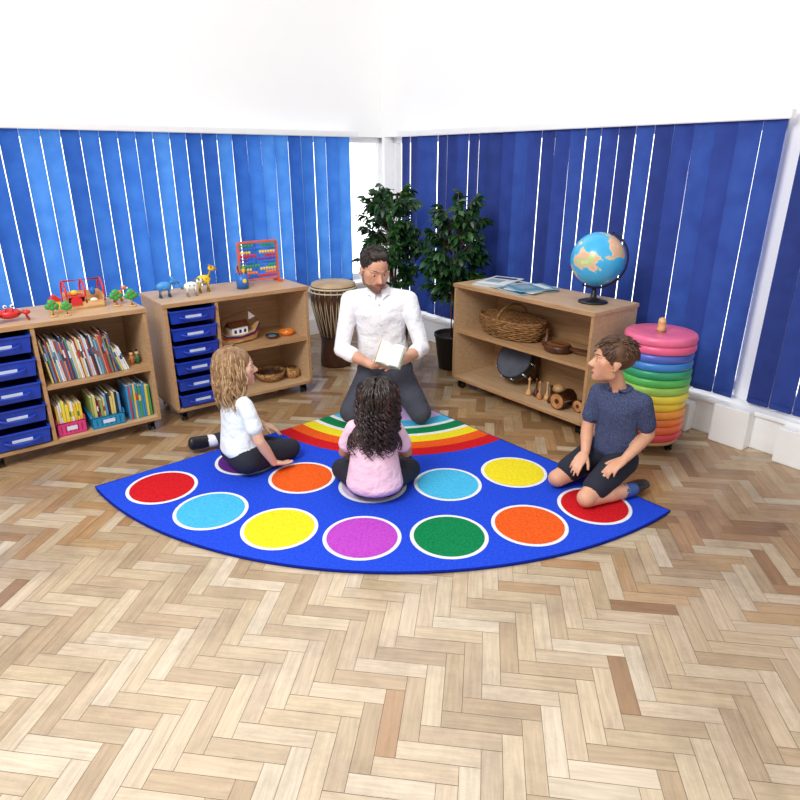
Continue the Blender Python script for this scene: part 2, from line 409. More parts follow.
def animal(name,loc,rz,body,legs,neckh=.03,col2=None,s=1.0,trunk=False,tall=1.0):
    b=MB(); c2=col2 or body
    L=.035*s; H=.03*s*tall
    b.ell((0,0,H+.018*s),(L,.016*s,.02*s),body)
    for x in (-.02*s,.02*s):
        for y in (-.009*s,.009*s): b.tube([(x,y,0),(x*.95,y,H+.012*s)],[.006*s,.007*s],legs,8)
    hp=V((L+.008*s,0,H+.028*s+neckh))
    b.tube([(L*.6,0,H+.022*s),hp],[.011*s,.008*s],body,8)
    b.ell(hp,(.016*s,.011*s,.012*s),body)
    for y in (-1,1):
        b.ell(hp+V((-.006*s,y*.010*s,.010*s)),(.004*s,.007*s,.008*s) if not trunk else (.004*s,.012*s,.015*s),c2)
        b.ell(hp+V((.010*s,y*.007*s,.004*s)),.002*s,blk)
    if trunk: b.tube([hp+V((.012*s,0,0)),hp+V((.028*s,0,-.01*s)),hp+V((.032*s,0,-.03*s)),hp+V((.04*s,0,-.034*s))],[.007*s,.006*s,.005*s,.004*s],body,8)
    else: b.ell(hp+V((.016*s,0,-.004*s)),(.009*s,.007*s,.006*s),c2)
    b.tube([(-L,0,H+.024*s),(-L-.012*s,0,H+.008*s)],.003*s,c2,6)
    for k in range(5): b.ell((-.02*s+k*.01*s,.0135*s*(-1 if k%2 else 1),H+.022*s),(.004*s,.004*s,.004*s),c2)
    b.obj(name,loc,rz)
animal('toy_elephant',P2(.08,.20),A2,plain((70,150,220),.4),plain((60,130,200),.4),.006,s=1.4,trunk=True)
animal('toy_cow',P2(.225,.14),A2,wht,wht,.012,plain((70,150,80)),s=1.3)
animal('toy_giraffe',P2(.335,.22),A2,yel,yel,.05,plain((190,120,30)),s=1.4,tall=1.3)
def toytree(name,loc,s=1.0,c=grn):
    b=MB(); b.lathe([(0,0),(.022*s,0),(.022*s,.006),(0,.006)],(0,0,0),toywood,16)
    b.cyl((0,0,.005),(0,0,.04*s),.007*s,toywood,10)
    for x,z,r in ((0,.065,.022),(-.018,.052,.016),(.018,.052,.016),(0,.045,.016)): b.ell((x*s,0,z*s),(r*s,.010*s,r*s),c)
    for x,z in ((-.012,.06),(.01,.07),(.014,.05)): b.ell((x*s,-.010*s,z*s),.004*s,red)
    b.obj(name,loc,A1)
toytree('toy_tree',P1(.45,.10),1.05); toytree('toy_tree',P1(.515,.08),.9); toytree('toy_tree',P1(.795,.16),1.1); toytree('toy_tree',P1(.862,.10),1.15)
animal('toy_horse',P1(.835,.28),A1,org,org,.02,wht,s=1.0)
b=MB()
b.bx((-.03,-.02,0),(.03,.02,.01),toywood); b.bx((-.022,-.015,.01),(.022,.015,.05),yel,.002)
b.prism([(-.03,0),(.03,0),(0,.03)],.04,red,(0,0,.05),rx3(math.pi/2)); b.bx((-.006,-.0165,.01),(.006,-.0145,.03),blu)
b.obj('toy_house',P1(.49,.22),A1,1.2)
b=MB()
b.bx((-.085,-.05,0),(.085,.05,.012),toywood,.002)
for x in (-.085,.079): b.bx((x,-.05,.0),(x+.006,.05,.07),toywood,.001)
b.bx((-.085,.044,0),(.085,.05,.075),toywood,.001); b.bx((-.085,-.05,.0),(.085,-.045,.035),toywood,.001)
b.bx((-.003,-.045,.012),(.003,.045,.06),toywood); b.bx((-.08,-.044,.058),(.0,.044,.062),red)
for x in (-.085,.0,.085):
    b.tube([(x,-.05,.03)]+[(x,-.05*math.cos(a),.07+.065*math.sin(a)) for a in [math.pi*k/10 for k in range(11)]]+[(x,.05,.03)],.005,red,8)
b.tube([(-.085,0,.135),(.085,0,.135)],.005,red,8)
b.prism([(0,0),(.05,0),(.05,.03),(.025,.05),(0,.03)],.004,red,(-.07,-.053,.02),rx3(math.pi/2))
b.ell((.04,-.02,.03),(.02,.01,.014),wht); b.ell((-.04,0,.075),(.018,.012,.013),yel); b.ell((.045,0,.075),(.014,.012,.02),blu)
b.obj('toy_barn',P1(.645,.25),A1,1.15)
b=MB()
b.ell((0,0,.025),(.035,.024,.017),red)
for sgn in (-1,1):
    for k in range(3): b.tube([(sgn*.025,-.012+.012*k,.022),(sgn*.045,-.016+.016*k,.028),(sgn*.052,-.018+.018*k,.001)],.003,red,6)
    b.tube([(sgn*.025,-.02,.025),(sgn*.04,-.035,.03)],.004,red,6); b.ell((sgn*.044,-.042,.032),(.012,.009,.008),red)
    b.tube([(sgn*.01,-.018,.03),(sgn*.01,-.022,.05)],.002,red,6); b.ell((sgn*.01,-.022,.052),.006,wht); b.ell((sgn*.01,-.027,.053),.003,blk)
b.obj('toy_crab',P1(.25,.12),A1,1.6)
b=MB(); b.lathe([(0,0),(.032,0),(.034,.08),(.030,.08),(.029,.01),(0,.01)],(0,0,0),blu,24); b.ell((0,-.034,.045),(.012,.003,.012),yel)
for i in range(9):
    a=i*.7; c=[red,yel,grn,wht,org,dkb][i%6]
    b.tube([(.012*math.cos(a),.012*math.sin(a),.012),(.026*math.cos(a),.026*math.sin(a),.10+.012*(i%3))],.004,c,6)
    b.tube([(.026*math.cos(a),.026*math.sin(a),.10+.012*(i%3)),(.0275*math.cos(a),.0275*math.sin(a),.112+.012*(i%3))],[.004,.0005],toywood,6)
b.obj('pencil_pot',P2(.58,.18),A2,1.2)
b=MB(); w=.13; abf=mat('abacus_frame',(226,110,70),(214,96,60),rough=.4)
for x in (-w,w): b.bx((x-.006,-.01,.01),(x+.006,.01,.25),abf,.002); b.bx((x-.01,-.05,0),(x+.01,.05,.015),abf,.002)
b.bx((-w,-.01,.248),(w,.01,.262),abf,.002); b.bx((-w,-.01,.018),(w,.01,.028),abf,.002)
cols=[red,org,yel,grn,blu,plain((130,60,160)),red,yel,blu,grn]
for i in range(10):
    z=.045+i*.021; b.cyl((-w,0,z),(w,0,z),.0018,chrome,6)
    for k in range(10):
        x=-w+.018+k*.0185+(.055 if k>=(3+i*3%5) else 0); b.ell((x,0,z),(.0085,.0102,.0102),cols[i],seg=10,rings=6)
b.obj('abacus',P2(.76,.30),A2,1.08)
b=MB()
vs=[];fs=[]
sec=[(-.13,.01,.09),(-.09,.036,.06),(0,.045,.05),(.09,.036,.06),(.14,.008,.10)]
for x,hw,zt in sec: vs+= [(x,-hw,zt),(x*.85,-hw*.6,.008),(x*.85,hw*.6,.008),(x,hw,zt)]
for i in range(4):
    o=i*4
    for k in range(3): fs.append([o+k,o+k+1,o+5+k,o+4+k])
    fs.append([o,o+4,o+7,o+3])
fs+= [[0,3,2,1],[16,17,18,19]]
b.add(vs,fs,toywood)
b.tube([(x,-hw-.002,zt-.008) for x,hw,zt in sec],.004,dkb,6); b.tube([(x,-hw*.86,zt*.6+.004) for x,hw,zt in sec],.0035,red,6)
b.bx((-.05,-.03,.05),(.05,.03,.095),wht,.002); b.prism([(-.036,0),(.036,0),(0,.03)],.12,darkwood,(0,0,.095),Matrix(((0,0,1),(1,0,0),(0,1,0))))
for x in (-.03,0,.03): b.bx((x-.007,-.0315,.062),(x+.007,-.0295,.08),dkb)
b.cyl((.075,0,.05),(.075,0,.18),.003,toywood,8); b.cyl((-.08,0,.05),(-.08,0,.15),.003,toywood,8)
b.tube([(.14,0,.10),(.075,0,.175),(-.08,0,.148),(-.13,0,.09)],.0012,blk,4)
b.prism([(0,0),(.045,.01),(0,.05)],.002,wht,(.075,0,.12),rx3(math.pi/2))
b.obj('toy_boat',P2(.51,.17,.4055),A2+.15,1.2)
b=MB(); b.lathe([(0,0),(.03,0),(.045,.012),(.05,.022),(.046,.022),(.03,.006),(0,.005)],(0,0,0),darkwood,28); b.ell((0,0,.014),(.03,.03,.008),plain((60,140,180)))
b.obj('small_bowl',P2(.745,.14,.4055),A2)
b=MB(); b.lathe([(0,0),(.035,0),(.05,.02),(.052,.035),(.048,.035),(.034,.006),(0,.005)],(0,0,0),org,28); b.lathe([(.0,.0),(.02,.002),(.0,.02)],(0,0,.012),wht,16)
b.obj('shaker_bowl',P2(.86,.15,.4055),A2)
wick=mat('wicker',(196,150,92),(120,78,40),rough=.7,scale=60,bump=.5,bscale=120)
b=MB(); b.lathe([(0,0),(.05,0),(.085,.03),(.1,.065),(.095,.065),(.08,.03),(.045,.006),(0,.006)],(0,0,0),wick,32)
for k in range(6): b.lathe([(.05+.0085*k-.002,.004+.0105*k),(.056+.0085*k,.008+.0105*k),(.053+.0085*k,.013+.0105*k)],(0,0,0),darkwood,32)
b.obj('woven_bowl',P2(.72,.17,.0955),A2,1.1)
b=MB(); b.lathe([(.0,0),(.115,0),(.12,.02),(.12,.04),(.113,.04),(.113,.006),(0,.006)],(0,0,0),darkwood,36); b.lathe([(0,.041),(.112,.041)],(0,0,0),mat('drum_skin',(225,205,175),(205,182,150),rough=.6),36)
o=b.obj('frame_drum',P2(.50,.33,.218),A2); o.rotation_euler=(math.radians(70),0,A2)
b=MB(); b.lathe([(0,0),(.04,0),(.05,.02),(.05,.05),(.04,.07),(0,.07)],(0,0,0),wick,24); b.lathe([(0,.07),(.03,.07),(.03,.078),(0,.08)],(0,0,0),darkwood,24)
b.obj('wicker_shaker',P2(.88,.14,.0955),A2)
def magazine(b,c,w,d,t,rz,cov,acc):
    R=rz3(rz)
    b.box((c[0],c[1],c[2]+t/2),(w,d,t*.8),plain((236,234,228)),R); b.box((c[0],c[1],c[2]+t-.0006),(w+.004,d+.004,.0012),cov,R); b.box((c[0],c[1],c[2]+.0006),(w+.004,d+.004,.0012),cov,R)
    b.box(V(c)+R@V((0,d*.28,t+.0002)),(w*.8,d*.2,.0006),acc,R); b.box(V(c)+R@V((-w*.1,-d*.15,t+.0002)),(w*.55,d*.4,.0006),plain((150,170,190)),R)
b=MB()
magazine(b,(-.16,0,0),.24,.30,.006,.15,plain((210,225,235)),plain((40,110,150))); magazine(b,(-.14,.0,.0075),.22,.29,.006,-.1,plain((190,205,200)),plain((60,70,80)))
magazine(b,(-.17,.02,.015),.21,.28,.006,.3,plain((230,232,230)),plain((30,50,90)))
magazine(b,(.11,-.02,0),.25,.30,.007,-.2,plain((50,120,160)),plain((240,240,240))); magazine(b,(.12,0,.0085),.23,.28,.006,.1,plain((200,215,222)),plain((40,130,170)))
magazine(b,(.13,-.01,.016),.21,.27,.006,-.35,plain((90,150,175)),plain((235,235,235)))
b.obj('magazines',P3(.37,.22,.761),A3)
def globe_mat():
    m=bpy.data.materials.new('globe_map'); m.use_nodes=True; nt=m.node_tree; bs=nt.nodes['Principled BSDF']; bs.inputs['Roughness'].default_value=.3
    tc=nt.nodes.new('ShaderNodeTexCoord'); n=nt.nodes.new('ShaderNodeTexNoise'); n.inputs['Scale'].default_value=7.5; n.inputs['Detail'].default_value=5
    nt.links.new(tc.outputs['Object'],n.inputs['Vector']); r=nt.nodes.new('ShaderNodeValToRGB'); e=r.color_ramp.elements
    e[0].position=.0;e[0].color=lin((40,150,215)); e[1].position=.525;e[1].color=lin((70,180,228))
    for p,c in ((.535,(225,205,150)),(.575,(235,170,150)),(.63,(180,205,130)),(.75,(240,225,190))):
        q=e.new(p); q.color=lin(c)
    nt.links.new(n.outputs['Fac'],r.inputs[0]); nt.links.new(r.outputs[0],bs.inputs['Base Color']); return m
b=MB(); gz=.252; gr=.152
b.lathe([(0,0),(.085,0),(.085,.008),(.06,.016),(.022,.024),(.014,.05),(.014,.082),(0,.082)],(0,0,0),blk,32)
ax=V((math.sin(.41),0,math.cos(.41)))
pts=[V((0,0,gz))+Matrix.Rotation(a,3,'Y')@V((0,0,gr+.014)) for a in [math.radians(23.5)+math.pi*k/24 for k in range(25)]]
b.tube(pts,.006,blk,8,sx=1.4)
b.ell((0,0,gz),gr,globe_mat(),Matrix.Rotation(.41,3,'Y'),40,24)
b.cyl(V((0,0,gz))+ax*gr*.98,V((0,0,gz))+ax*(gr+.02),.008,blk); b.cyl(V((0,0,gz))-ax*gr*.98,V((0,0,gz))-ax*(gr+.02),.008,blk)
b.obj('globe',P3(.965,.22,.761),A3+.6)
wk2=mat('basket_weave',(178,130,74),(110,70,34),rough=.75,scale=45,bump=.8,bscale=90,stretch=(1,1,3))
b=MB()
prof=[(0,0),(.13,0),(.165,.03),(.185,.08),(.19,.125),(.182,.125),(.178,.08),(.158,.034),(.125,.008),(0,.008)]
b.lathe(prof,(0,0,0),wk2,40,sc=(1.4,.78))
for k in range(8):
    z=.015+k*.014; r=.155+.032*min(1,z/.07)
    b.tube([(1.4*(r+.004)*math.cos(a),.78*(r+.004)*math.sin(a),z+.003*math.sin(a*16+k*math.pi)) for a in [2*math.pi*j/64 for j in range(65)]],.0045,wk2,5)
b.tube([(1.4*.188*math.cos(a),.78*.188*math.sin(a),.126) for a in [2*math.pi*j/40 for j in range(41)]],.009,wk2,6)
b.tube([(.0,-.145*math.cos(a),.125+.09*math.sin(a)) for a in [math.pi*j/16 for j in range(17)]],.008,wk2,6)
b.obj('wicker_basket',P3(.37,.19,.4355),A3)
b=MB()
b.lathe([(0,-.03),(.06,-.03),(.075,-.015),(.075,.012),(.068,.02),(0,.02)],(0,0,.03),darkwood,28,sc=(1.2,1)); b.lathe([(0,.0205),(.06,.0205)],(0,0,.03),plain((150,95,50)),28,sc=(1.2,1))
b.bx((.08,-.012,.03),(.24,.012,.045),darkwood,.003); b.bx((.235,-.02,.028),(.275,.02,.046),blk,.003)
for k in (-1,1): b.cyl((.25,k*.02,.037),(.25,k*.032,.037),.004,chrome,8)
for k in range(4): b.tube([(-.05,-.009+.006*k,.053),(.24,-.009+.006*k,.049)],.0008,chrome,4)
b.obj('small_lute',P3(.81,.13,.436),A3+.1)
b=MB()
b.lathe([(0,0),(.028,0),(.036,.02),(.03,.045),(.012,.06),(.01,.11),(0,.11)],(0,0,0),darkwood,20); b.obj('maraca',P3(.675,.19,.4355),A3)
grey=mat('drum_head_grey',(86,90,100),(66,70,80),rough=.45)
b=MB(); b.lathe([(0,0),(.125,0),(.14,.02),(.145,.06),(.14,.085),(.134,.085)],(0,0,0),blk,40); b.lathe([(0,.087),(.08,.086),(.134,.085)],(0,0,0),grey,40)
for k in range(10):
    a=k*math.pi/5; b.cyl((.146*math.cos(a),.146*math.sin(a),.02),(.146*math.cos(a),.146*math.sin(a),.08),.004,chrome,6)
o=b.obj('hand_drum',P3(.42,.25,.2445),A3); o.rotation_euler=(math.radians(58),0,A3)
b=MB(); b.bx((0,0,0),(.34,.02,.24),darkwood,.004); b.bx((.02,-.002,.02),(.32,.0,.22),plain((120,80,50)))
b.obj('wooden_board',P3(.14,.37,.0955),A3)
b=MB(); logc=mat('log_end',(206,150,96),(170,110,62),rough=.6,scale=20)
for (x,y,r,l) in ((0,0,.055,.13),(.11,.05,.04,.1)):
    b.cyl((x,y-l/2,r),(x,y+l/2,r),r,darkwood,24); b.cyl((x,y-l/2-.002,r),(x,y-l/2,r),r*.86,logc,24); b.cyl((x,y-l/2-.003,r),(x,y-l/2-.001,r),r*.3,darkwood,16)
b.obj('log_shakers',P3(.90,.12,.0955),A3)
b=MB()
for i in range(5):
    x=.045*i; b.lathe([(0,0),(.018,0),(.022,.012),(.014,.035),(.006,.045),(.006,.10+.01*(i%2)),(.012,.11+.01*(i%2)),(0,.125)],(x,.02*(i%2),0),[toywood,darkwood,logc][i%3],16)
b.obj('wooden_bells',P3(.62,.12,.0955),A3)
b=MB(); b.cyl((0,0,.0),(0,0,.02),.05,darkwood,24); b.ell((0,0,.045),(.04,.04,.03),toywood); b.tube([(-.07,0,.05),(.08,.02,.06)],.005,toywood,6); b.obj('temple_block',P3(.74,.27,.0955),A3)
# ------------------------------------------------------------------ cushion stack trolley
b=MB(); R=.19
b.lathe([(0,.055),(.17,.055),(.175,.065),(.17,.08),(0,.08)],(0,0,0),mat('trolley_wood',(210,160,110),rough=.5),40)
for k in range(4):
    a=math.pi/4+k*math.pi/2; x,y=.14*math.cos(a),.14*math.sin(a)
    b.cyl((x-.012,y,.026),(x+.012,y,.026),.026,blk,16); b.cyl((x,y,.04),(x,y,.058),.012,chrome,10)
stack=[(226,70,80),(240,110,60),(244,128,60),(246,160,60),(248,210,60),(246,222,70),(160,205,90),(90,190,90),(50,160,110),(60,130,200),(80,100,190),(236,100,140),(240,112,150)]
h=.0455; z=.081
for c in stack:
    m=mat('vinyl_%d_%d_%d'%c,c,rough=.35,bump=.1,bscale=25); prof=[]
    for k in range(9):
        a=-math.pi/2+math.pi*k/8; prof.append((R-.012+.012*math.cos(a),z+h/2+h*.5*math.sin(a)))
    prof=[(.022,z+.006)]+prof+[(.03,z+h),(.022,z+h-.004)]
    b.lathe(prof,(random.uniform(-.004,.004),random.uniform(-.004,.004),0),m,44); z+=h
b.cyl((0,0,.08),(0,0,z+.02),.018,toywood,20); b.lathe([(.018,0),(.026,.006),(.02,.02),(.021,.05),(.017,.07),(.0,.078)],(0,0,z),toywood,24)
b.obj('cushion_stack_trolley',(1.43,3.32,0))
# ------------------------------------------------------------------ djembe drum
b=MB(); rope=mat('rope',(222,205,170),rough=.8)
b.lathe([(.0,0),(.118,0),(.125,.02),(.112,.18),(.112,.24),(.145,.38),(.172,.52),(.176,.64),(.168,.66),(0,.66)],(0,0,0),mat('djembe_wood',(92,54,30),(60,34,20),rough=.45,scale=10,stretch=(2,2,.5)),40)
b.lathe([(0,.668),(.15,.668),(.17,.66),(.178,.63)],(0,0,0),mat('goat_skin',(206,180,142),(180,150,112),rough=.6),40)
for zz,r in ((.63,.180),(.60,.180),(.27,.118),(.24,.114)): b.tube([(r*math.cos(a),r*math.sin(a),zz) for a in [2*math.pi*k/36 for k in range(37)]],.006,blk if zz<.3 else rope,6)
for k in range(24):
    a=2*math.pi*k/24; a2=a+math.pi/24
    b.tube([(r*math.cos(a+(a2-a)*t),r*math.sin(a+(a2-a)*t),zz) for t,r,zz in ((0,.181,.62),(.3,.176,.50),(.6,.149,.38),(1,.118,.25))],.0035,rope,5)
    b.tube([(r*math.cos(a2+(a2-a)*t),r*math.sin(a2+(a2-a)*t),zz) for t,r,zz in ((1,.181,.62),(.7,.176,.50),(.4,.149,.38),(0,.118,.25))],.0035,rope,5)
b.obj('djembe_drum',(-.52,4.84,0))
# ------------------------------------------------------------------ plants
leafm=mat('ficus_leaf',(64,112,52),(34,76,34),rough=.4,scale=6,trans=.2)
leaf2=mat('ficus_leaf_dark',(30,70,34),(20,50,26),rough=.4,scale=6,trans=.15)
potm=mat('plant_pot',(40,38,38),(30,28,28),rough=.5); soil=mat('soil',(60,42,28),rough=.95,bump=.5); bark=mat('bark',(110,86,60),(80,60,40),rough=.8)
def plant(loc,zc,rad,hh,n,seed):
    rnd=random.Random(seed); b=MB()
    b.lathe([(0,0),(.11,0),(.145,.26),(.152,.26),(.152,.28),(.138,.28),(.134,.25),(0,.25)],(0,0,0),potm,36); b.lathe([(0,.252),(.135,.251)],(0,0,0),soil,24)
    for k in range(3):
        a=k*2.1; b.tube([(.03*math.cos(a),.03*math.sin(a),.24),(.02*math.cos(a+1),.02*math.sin(a+1),.45),(.03*math.cos(a+2),.03*math.sin(a+2),zc-.1),(.06*math.cos(a+2),.06*math.sin(a+2),zc+hh*.5)],[.012,.011,.008,.004],bark,7)
    br=88
    for i in range(br):
        a=rnd.uniform(0,6.283); t=rnd.uniform(-.9,.95); z0=zc+t*hh*.8-.08
        rr=rad*math.sqrt(max(.2,1-t*t*.8))*rnd.uniform(.6,1)
        p0=V((.02*math.cos(a),.02*math.sin(a),max(z0-.05,.34))); p2=V((rr*math.cos(a),rr*math.sin(a),zc+t*hh+rnd.uniform(-.03,.03))); p1=(p0+p2)/2+V((0,0,.07))
        pts=[p0.lerp(p1,u).lerp(p1.lerp(p2,u),u) for u in [j/6 for j in range(7)]]
        b.tube(pts,[.004]*4+[.003,.002,.001],bark,5)
        for j in range(n):
            u=rnd.uniform(.3,1.0); p=p0.lerp(p1,u).lerp(p1.lerp(p2,u),u)
            d=V((math.cos(a)+rnd.uniform(-1,1),math.sin(a)+rnd.uniform(-1,1),rnd.uniform(-1.0,.5))).normalized()
            L=rnd.uniform(.06,.10); x,y,_=frame(d); wd=L*.24
            roll=rnd.uniform(-.8,.8); x,y=x*math.cos(roll)+y*math.sin(roll),y*math.cos(roll)-x*math.sin(roll)
            q=[p,p+d*L*.33+x*wd+y*.006,p+d*L*.33,p+d*L*.33-x*wd+y*.006,p+d*L*.7+x*wd*.75-y*.002,p+d*L*.7-y*.008,p+d*L*.7-x*wd*.75-y*.002,p+d*L-y*.022]
            b.add(q,[[0,1,2],[0,2,3],[1,4,5,2],[2,5,6,3],[4,7,5],[5,7,6]],leafm if rnd.random()<.5 else leaf2,True)
    b.obj('potted_ficus',loc)
plant((-.06,5.20,0),.95,.29,.44,18,3)
plant((.42,4.76,0),.93,.28,.42,18,5)
# ------------------------------------------------------------------ figures
def ico(sub):
    bm=bmesh.new(); bmesh.ops.create_icosphere(bm,subdivisions=sub,radius=1); r=[v.co.copy() for v in bm.verts]; bm.free(); return r
ICO=ico(3)
class Fig:
    def __init__(s): s.v=[];s.f=[];s.m=[];s.mats=[]; s.ex=MB()
    def hull(s,sph,m):
        bm=bmesh.new()
        for q in sph:
            c=V(q[0]); r=q[1]; R=q[2] if len(q)>2 else None
            if not isinstance(r,(tuple,list)): r=(r,r,r)
            for d in ICO:
                p=V((d.x*r[0],d.y*r[1],d.z*r[2]))
                if R: p=R@p
                bm.verts.new(p+c)
        res=bmesh.ops.convex_hull(bm,input=bm.verts[:])
        fs=[f for f in bm.faces]
        bm.verts.index_update()
        if m not in s.mats: s.mats.append(m)
        mp={}
        for f in fs:
            idx=[]
            for v in f.verts:
                if v.index not in mp: mp[v.index]=len(s.v); s.v.append(tuple(v.co))
                idx.append(mp[v.index])
            s.f.append(idx); s.m.append(s.mats.index(m))
        bm.free()
    def limb(s,a,ra,c,rc,m): s.hull([(a,ra),(c,rc)],m)
    def build(s,name,voxel,smooth=4,loc=(0,0,0)):
        me=bpy.data.meshes.new('tmp'); me.from_pydata(s.v,[],s.f); me.update()
        ob=bpy.data.objects.new('tmp',me); bpy.context.scene.collection.objects.link(ob)
        md=ob.modifiers.new('r','REMESH'); md.mode='VOXEL'; md.voxel_size=voxel
        ms=ob.modifiers.new('s','SMOOTH'); ms.factor=.5; ms.iterations=smooth
        bpy.context.view_layer.update()
        dg=bpy.context.evaluated_depsgraph_get(); rm=bpy.data.meshes.new_from_object(ob.evaluated_get(dg))
        bvh=BVHTree.FromPolygons([V(v) for v in s.v],s.f)
        e=s.ex; o=len(e.v); e.v+= [v.co.copy() for v in rm.vertices]
        ids=[e.mi(m) for m in s.mats]
        for p in rm.polygons:
            r=bvh.find_nearest(p.center)
            e.f.append([o+k for k in p.vertices]); e.m.append(ids[s.m[r[2]]] if r[2] is not None else 0); e.s.append(True)
        bpy.data.objects.remove(ob); bpy.data.meshes.remove(me); bpy.data.meshes.remove(rm)
        return e.obj(name,loc)
def hand(F,w,d,n,thumb,k,curl,m,spread=.35):
    w=V(w); d=V(d).normalized(); n=V(n); n=(n-d*n.dot(d)).normalized(); s=V(thumb); s=(s-d*s.dot(d)-n*s.dot(n)).normalized()
    offs=[.030,.010,-.010,-.029]; base=[.086,.090,.085,.076]; lens=[(.040,.025,.020),(.045,.028,.021),(.041,.026,.020),(.032,.020,.018)]
    kn=[w+(d*base[i]+s*offs[i])*k for i in range(4)]
    F.hull([(w,.021*k),(w+(d*.03+s*.024)*k,.015*k),(w+(d*.03-s*.022)*k,.014*k)]+[(p,.0115*k) for p in kn],m)
    for i in range(4):
        p=kn[i]; dr=(d+s*spread*offs[i]*8).normalized(); r=[.0096,.0088,.0082,.0072]
        for j in range(3):
            a=curl[j]*(1+.12*i); dr=(dr*math.cos(a)+n*math.sin(a)).normalized()
            q=p+dr*lens[i][j]*k; F.limb(p,r[j]*k*.98,q,r[j+1]*k*.98,m); p=q
    p=w+(d*.022+s*.022)*k; dr=(d*.72+s*.68+n*.28).normalized(); r=[.0135,.0115,.0105,.009]
    for j,l in enumerate((.036,.030,.024)):
        q=p+dr*l*k; F.limb(p,r[j]*k,q,r[j+1]*k,m); p=q; dr=(dr+d*.25+n*.15*curl[0]*2).normalized()
def head(F,c,fwd,s,skin,hair,lip,style,tilt=V((0,0,1)),beard=None,eye=(70,50,35)):
    c=V(c); f=V(fwd).normalized(); r=f.cross(tilt).normalized(); u=r.cross(f).normalized()
    R=Matrix((r,f,u)).transposed()
    T=lambda x,y,z: c+R@(V((x,y,z))*s)
    E=lambda x,y,z,a,b_,d: (T(x,y,z),(a*s,b_*s,d*s),R)
    F.hull([E(0,-.012,.035,.074,.095,.082)],skin)
    F.hull([E(-.043,.042,.0,.03,.03,.03),E(.043,.042,.0,.03,.03,.03),E(-.036,.046,-.035,.026,.026,.026),E(.036,.046,-.035,.026,.026,.026),E(0,.062,-.085,.024,.024,.022),
            E(-.04,.005,-.06,.024,.03,.024),E(.04,.005,-.06,.024,.03,.024),E(0,.062,.03,.026,.022,.03)],skin)
    F.hull([E(0,.080,.014,.007,.007,.007),E(0,.104,-.020,.0105,.0105,.009),E(-.011,.090,-.026,.008,.009,.007),E(.011,.090,-.026,.008,.009,.007)],skin)
    for q in (-1,1):
        F.hull([E(q*.076,-.012,.004,.008,.018,.020),E(q*.073,-.006,-.022,.007,.010,.012)],skin)
        F.hull([E(q*.045,.064,.032,.01,.01,.006),E(q*.015,.078,.032,.01,.01,.006)],skin)
        F.ex.ell(T(q*.030,.0665,.010),(.0130*s,.0120*s,.0085*s),mat('eye_white',(228,222,216),rough=.2),R,16,10)
        F.ex.ell(T(q*.030+.001,.0758,.0095),(.0062*s,.0035*s,.0062*s),mat('iris_%d'%eye[0],eye,rough=.15),R,12,8)
        F.ex.ell(T(q*.030+.001,.0788,.0095),(.003*s,.0012*s,.003*s),blk,R,10,6)
        F.ex.tube([T(q*(.016+.007*k),.0785-.0016*k*k*.6,.0150+.004*math.sin(k*.8)) for k in range(5)],[.0010*s,.0018*s,.0018*s,.0016*s,.001*s],blk,5)
        F.ex.tube([T(q*(.015+.009*k),.0885-.0022*k*k*.8,.036+.005*math.sin(k*.75)) for k in range(5)],[.0012*s,.0022*s,.0024*s,.002*s,.001*s],hair,6)
    if beard:
        F.hull([E(0,.063,-.087,.026,.025,.025),E(-.041,.012,-.062,.026,.028,.026),E(.041,.012,-.062,.026,.028,.026),E(-.03,.053,-.054,.022,.025,.016),E(.03,.053,-.054,.022,.025,.016)],beard)
        for q in (-1,1): F.hull([E(q*.066,.012,-.01,.010,.012,.02),E(q*.060,.014,-.05,.012,.02,.02)],beard)
        F.hull([E(-.02,.082,-.045,.008,.008,.005),E(.02,.082,-.045,.008,.008,.005),E(0,.089,-.040,.012,.007,.005)],beard)
    F.hull([E(-.012,.086,-.056,.010,.006,.004),E(.012,.086,-.056,.010,.006,.004),E(0,.089,-.055,.008,.006,.005)],lip)
    F.hull([E(0,.085,-.064,.015,.007,.005)],lip)
    if style=='short':
        F.hull([E(0,-.022,.044,.079,.097,.082)],hair)
        F.hull([E(-.03,.035,.102,.022,.025,.016),E(.03,.035,.102,.022,.025,.016),E(0,-.03,.110,.04,.04,.016)],hair)
    else:
        F.hull([E(0,-.022,.045,.083,.100,.087)],hair)
    if style in('short','boy'):
        n=200 if style=='short' else 620
        for i in range(n):
            th=random.uniform(.0,1.45); ph=random.uniform(0,6.283)
            d=V((math.sin(th)*math.sin(ph),math.sin(th)*math.cos(ph),math.cos(th)))
            if d.y>.55 and d.z<.55: continue
            p=T(d.x*.080,-.022+d.y*.097,.045+d.z*.084)
            L=(.012 if style=='short' else random.uniform(.03,.05))*s
            flow=R@V((.25 if style=='boy' else .1,.9 if d.y>0 else -.4,-.25 if style=='boy' else .05))
            nd=(R@d); flow=flow-nd*flow.dot(nd)*.85+R@V((random.uniform(-.5,.5),random.uniform(-.4,.4),random.uniform(-.4,.1)))
            if d.z<.5: flow+=R@V((0,-.2,-1.1)); flow=flow-nd*flow.dot(nd)*.9
            flow.normalize()
            q_=.62
            pts=[p-nd*.003,p+flow*L*.35+nd*.004*s,p+flow*L*.7+nd*.005*s,p+flow*L+nd*.002*s]
            if style=='short': pts=[p-nd*.003,p+flow*L*.35+nd*.001*s,p+flow*L*.7+nd*.001*s,p+flow*L-nd*.001*s]
            F.ex.tube(pts,[.005*s*q_,.006*s*q_,.0045*s*q_,.001*s],hair,5)
    return T,R
